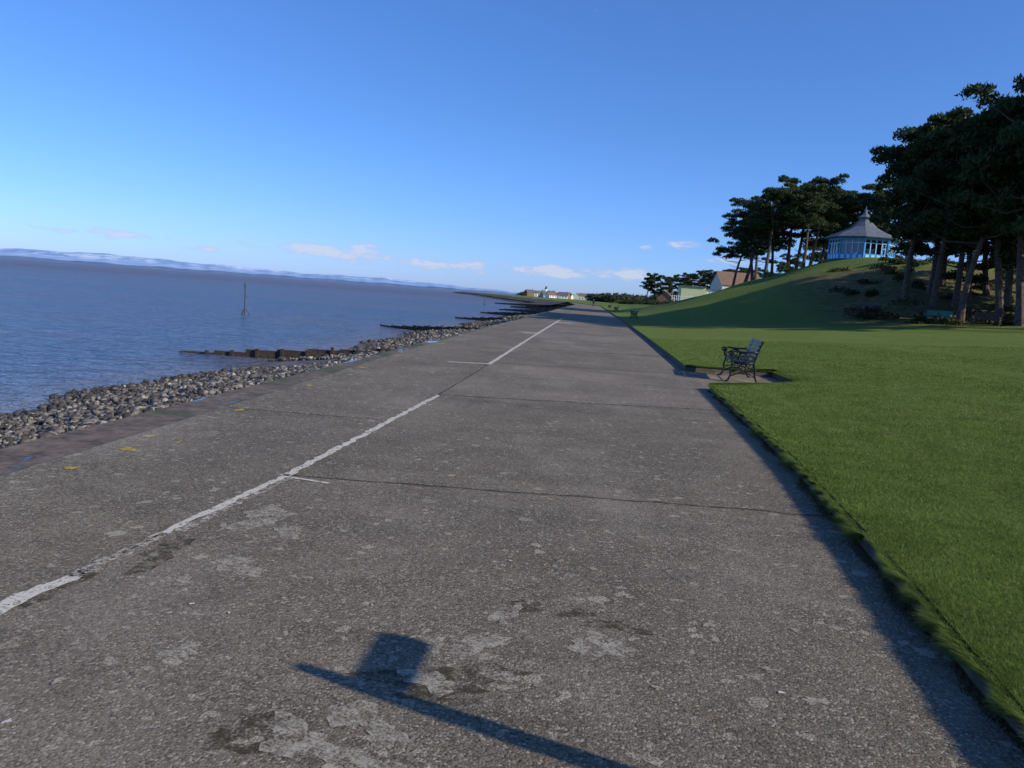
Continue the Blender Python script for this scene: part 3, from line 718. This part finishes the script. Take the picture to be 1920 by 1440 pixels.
def house(name,x,y,z,w_,d_,hw,hr,wall,roof,rz=0,win=True):
    e=empty(name,(x,y,z),rz); b=MB()
    b.box((0,0,hw/2),(w_,d_,hw),0)
    for s in(-1,1): b.poly([(s*w_/2,-d_/2,hw),(s*w_/2,d_/2,hw),(s*w_/2,0,hw+hr)][::s],0)
    b.out('walls',[wall],e)
    b=MB(); o=.3
    for s in(-1,1):
        b.poly([(-w_/2-o,s*(d_/2+o),hw-o*hr/(d_/2)+.05),(w_/2+o,s*(d_/2+o),hw-o*hr/(d_/2)+.05),(w_/2+o,0,hw+hr+.05),(-w_/2-o,0,hw+hr+.05)][::-s])
    b.box((w_*.3,0,hw+hr+.3),(.6,.6,1.4)); b.out('roof',[roof],e)
    if win:
        b=MB(); n=max(2,int(w_/2.6))
        for fl in range(max(1,int(hw/2.6))):
            for k in range(n): b.box((-w_/2+(k+.5)*w_/n,-d_/2-.02,1.5+fl*2.6),(1.0,.06,1.2))
        b.out('windows',[M_GLASS],e)
hx,hy=31.5,183; house('brown_roofed_house',hx,hy,float(GH(hx,hy))+.3,9,8,3.6,2.9,M_CREAM,M_BROWN,R(10))
hx,hy=27,300; house('brick_house',hx,hy,float(GH(hx,hy))-.2,7,6,3,2.4,M_BRICK,M_BROWN,R(80))
M_HARL=simple('grey_harled_wall',(.36,.34,.30),.9,.1,2)
walls=[M_WHITE,M_CREAM,M_HARL,M_BRICK,M_WHITE]
for i in range(40):
    a=random.uniform(-4.6,1.3); D=random.uniform(780,1050)
    house('seaside_house',D*math.sin(R(a)),D*math.cos(R(a)),1.0,random.uniform(8,13),8,random.uniform(2.6,4.4),random.uniform(2.4,3.4),random.choice(walls),random.choice([M_SLATE,M_BROWN,M_SLATE]),random.choice([0,R(90),R(30),R(-20)]))
D=930;a=-3.3
e=empty('lighthouse',(D*math.sin(R(a)),D*math.cos(R(a)),1))
b=MB(); b.cone((0,0,0),[(2.2,0),(1.6,9.5)],12,0); b.out('tower',[M_WHITE],e)
b=MB(); b.cone((0,0,9.5),[(2.0,0),(2.0,.4),(1.1,.4),(1.1,2.2),(1.5,2.2),(0.1,3.4)],12,0); b.out('lantern',[M_SLATE],e)
M_ARM=simple('dark_rock_armour',(.08,.075,.065),.9,.5,.3)
Vv=[];Ff=[];yy=list(np.arange(236,960,2.5))
for y in yy:
    xb=float(ex(y)); j=lambda s:random.uniform(-s,s)
    for o,z_ in((-.5,.15),(-1.6,.3),(-5,-.6),(-10,-1.9)): Vv.append((xb+o*1.4+j(.6),y+j(.5),z_+j(.3)))
for i in range(len(yy)-1):
    for k in range(3): q=i*4+k; Ff.append([q,q+4,q+5,q+1])
mk('rock_armour',Vv,Ff,M_ARM)

# ------------------------------------------------------------ benches
M_IRON=simple('black_cast_iron',(.012,.013,.016),.4,.3,10); M_SLAT=simple('dark_blue_painted_slat',(.022,.034,.055),.45,.3,8)
def arc(cx,cz,r_,a0,a1,n=10,y=0): return [(cx+r_*math.cos(R(a0+(a1-a0)*i/n)),y,cz+r_*math.sin(R(a0+(a1-a0)*i/n))) for i in range(n+1)]
def bench_meshes():
    ends=MB()
    for y in(-.78,.78):
        tb=lambda P,r_=.019:ends.tube([(p[0],y,p[-1]) for p in P],r_,6,0,True,1.25)
        tb([(-.34,0,0),(-.30,0,.03),(-.26,0,.14),(-.27,0,.27),(-.24,0,.38),(-.235,0,.43)],[.028,.024,.02,.02,.022,.022])
        tb([(-.235,0,.43),(-.27,0,.50),(-.28,0,.58),(-.26,0,.635)])
        tb([(.33,0,0),(.29,0,.03),(.24,0,.15),(.235,0,.28),(.20,0,.40),(.21,0,.47),(.25,0,.62),(.30,0,.78),(.345,0,.88),(.37,0,.885)],[.028,.024,.02,.02,.022,.022,.02,.018,.018,.014])
        tb([(-.24,0,.42),(0,0,.40),(.21,0,.42)],.02)
        tb(arc(-.285,.60,.05,-60,210,9)+[(-.2,0,.655),(-.05,0,.64),(.12,0,.645),(.26,0,.66)],.02)
        tb(arc(-.03,.525,.095,0,360,16),.015); tb(arc(-.03,.525,.045,0,360,10),.011)
        for a in(45,135,225,315): tb([(-.03+.045*math.cos(R(a)),0,.525+.045*math.sin(R(a))),(-.03+.095*math.cos(R(a)),0,.525+.095*math.sin(R(a)))],.009)
        tb(arc(-.185,.50,.05,0,360,9),.011); tb(arc(.13,.52,.055,0,360,9),.011)
        tb(arc(0,.29,.10,0,360,16),.014); tb(arc(0,.29,.05,0,360,10),.010)
        tb([(-.26,0,.20),(-.16,0,.24),(-.09,0,.25)],.013); tb([(.24,0,.20),(.16,0,.24),(.09,0,.25)],.013)
        tb([(-.25,0,.12),(-.12,0,.19),(0,0,.2),(.12,0,.19),(.24,0,.12)],.013)
        tb(arc(-.16,.35,.045,0,360,8),.01);tb(arc(.15,.35,.045,0,360,8),.01)
        ends.box((-.325,y,.012),(.09,.06,.024)); ends.box((.325,y,.012),(.09,.06,.024))
    ends.tube([(0,-.78,.2),(0,.78,.2)],.011,6)
    sl=MB()
    for i,x in enumerate((-.245,-.16,-.075,.01,.095,.175)): sl.box((x,0,.445+(.006 if i in(0,5) else -.004*(2.5-abs(i-2.5)))),(.062,1.62,.026))
    for i,(x,z_) in enumerate(((.215,.54),(.24,.625),(.265,.71),(.295,.795),(.33,.87))): sl.box((x-.02,0,z_),(.024,1.62,.062),0,Matrix.Rotation(R(17),3,'Y'))
    return ends,sl
EN,SLt=bench_meshes()
M_TEAL=simple('teal_paint',(.05,.20,.18),.5,.15); M_WOOD=simple('brown_slat',(.09,.045,.03),.6,.3)
def bench(x,y,z,rz,slat=M_SLAT,iron=M_IRON):
    e=empty('park_bench',(x,y,z),rz)
    a=EN.out('cast_iron_ends',[iron],e,True); s=SLt.out('slats',[slat],e)
    bv=s.modifiers.new('b','BEVEL'); bv.width=.005; bv.segments=2
bench(3.36,18.05,.002,R(-4))
bench(3.75,70.5,float(GH(3.75,70.5)),0); bench(3.6,117,float(GH(3.6,117)),0); bench(3.6,160,float(GH(3.6,160)),0)
for x,y,rz,s,ir in((19.3,61.6,.35,M_WOOD,M_IRON),(20.6,62.2,.35,M_WOOD,M_IRON),(23.6,57.6,.9,M_TEAL,M_TEAL),(25.5,54.8,.9,M_WOOD,M_IRON)):
    bench(x,y,float(GH(x,y)),rz,s,ir)

# ------------------------------------------------------------ navigation markers
M_STEEL=simple('rusty_painted_steel',(.06,.052,.042),.8,.4,4); M_NAVG=simple('green_marker_paint',(.03,.10,.06),.6,.1)
def marker(x,y,h):
    e=empty('navigation_marker',(x,y,-1.7)); b=MB()
    b.tube([(0,0,-1),(0,0,h)],[.055,.04],8)
    for a in(20,140,260): b.tube([(.5*math.cos(R(a)),.5*math.sin(R(a)),-1),(.36*math.cos(R(a)),.36*math.sin(R(a)),.1),(0,0,.6)],.03,6)
    b.box((.14,0,h*.62),(.24,.03,.03)); b.out('pole',[M_STEEL],e)
    b=MB(); b.cone((0,0,h-.02),[(.17,0),(.02,.3)],8); b.cone((0,0,h-.3),[(.07,0),(.07,.2)],8); b.out('topmark',[M_NAVG],e)
marker(-27.9,62.7,2.3); marker(-27.1,203,2.0)

# ------------------------------------------------------------ added stand-in post on the lawn, out of view, shaped for the promenade shadow
M_POST=simple('shadow_caster_paint',(.08,.09,.08),.6,.2)
bx,by=1.945,1.84; gz=float(GH(bx,by))
sp_=empty('shadow_caster',(bx,by,gz-.05)); H0=1.6-gz+.05
b=MB(); b.tube([(0,0,0),(0,0,H0-.35),(0,0,H0-.15),(0,0,H0)],[.052,.05,.045,.03],12); b.out('post',[M_POST],sp_,True)
b=MB(); b.box((.02,.25,H0-.17),(.10,.46,.12),0); o=b.out('shadow_caster_block',[M_WHITE],sp_); bv=o.modifiers.new('b','BEVEL'); bv.width=.045; bv.segments=5

# ------------------------------------------------------------ pedestrian
def person(x,y):
    e=empty('pedestrian',(x,y,0),R(180))
    vs=[(0,0,.95),(0,0,1.15),(0,0,1.38),(0,0,1.50),(0,.01,1.58),(.10,0,.92),(.11,.14,.50),(.11,.10,.08),(.11,.24,.03),(-.10,0,.92),(-.11,-.12,.50),(-.11,-.32,.10),(-.11,-.2,.03),(.19,0,1.40),(.25,-.08,1.12),(.24,.06,.88),(-.19,0,1.40),(-.25,.10,1.12),(-.24,.22,.92)]
    es=[(0,1),(1,2),(2,3),(3,4),(0,5),(5,6),(6,7),(7,8),(0,9),(9,10),(10,11),(11,12),(2,13),(13,14),(14,15),(2,16),(16,17),(17,18)]
    rad_=[.15,.14,.17,.065,.06,.10,.07,.05,.045,.10,.07,.05,.045,.075,.055,.04,.075,.055,.04]
    me=bpy.data.meshes.new('body'); me.from_pydata(vs,es,[]); o=bpy.data.objects.new('body',me); C.objects.link(o); o.parent=e
    me.materials.append(simple('dark_clothing',(.03,.03,.04),.9,.2))
    o.modifiers.new('s','SKIN'); 
    for v,r_ in zip(me.skin_vertices[0].data,rad_): v.radius=(r_,r_*.8)
    me.skin_vertices[0].data[0].use_root=True
    o.modifiers.new('u','SUBSURF').levels=1
    b=MB(); pr=[(.03,-.13),(.07,-.09),(.085,0),(.08,.06),(.04,.11),(.005,.12)]; b.cone((0,.01,1.64),pr,10); b.out('head',[simple('skin',(.45,.28,.2),.6,.1)],e,True)
    b=MB(); b.cone((0,-.01,1.67),[(.09,-.02),(.095,.03),(.07,.09),(.01,.115)],10); b.out('hair',[simple('dark_hair',(.03,.02,.015),.8,.1)],e,True)
person(.42,185)
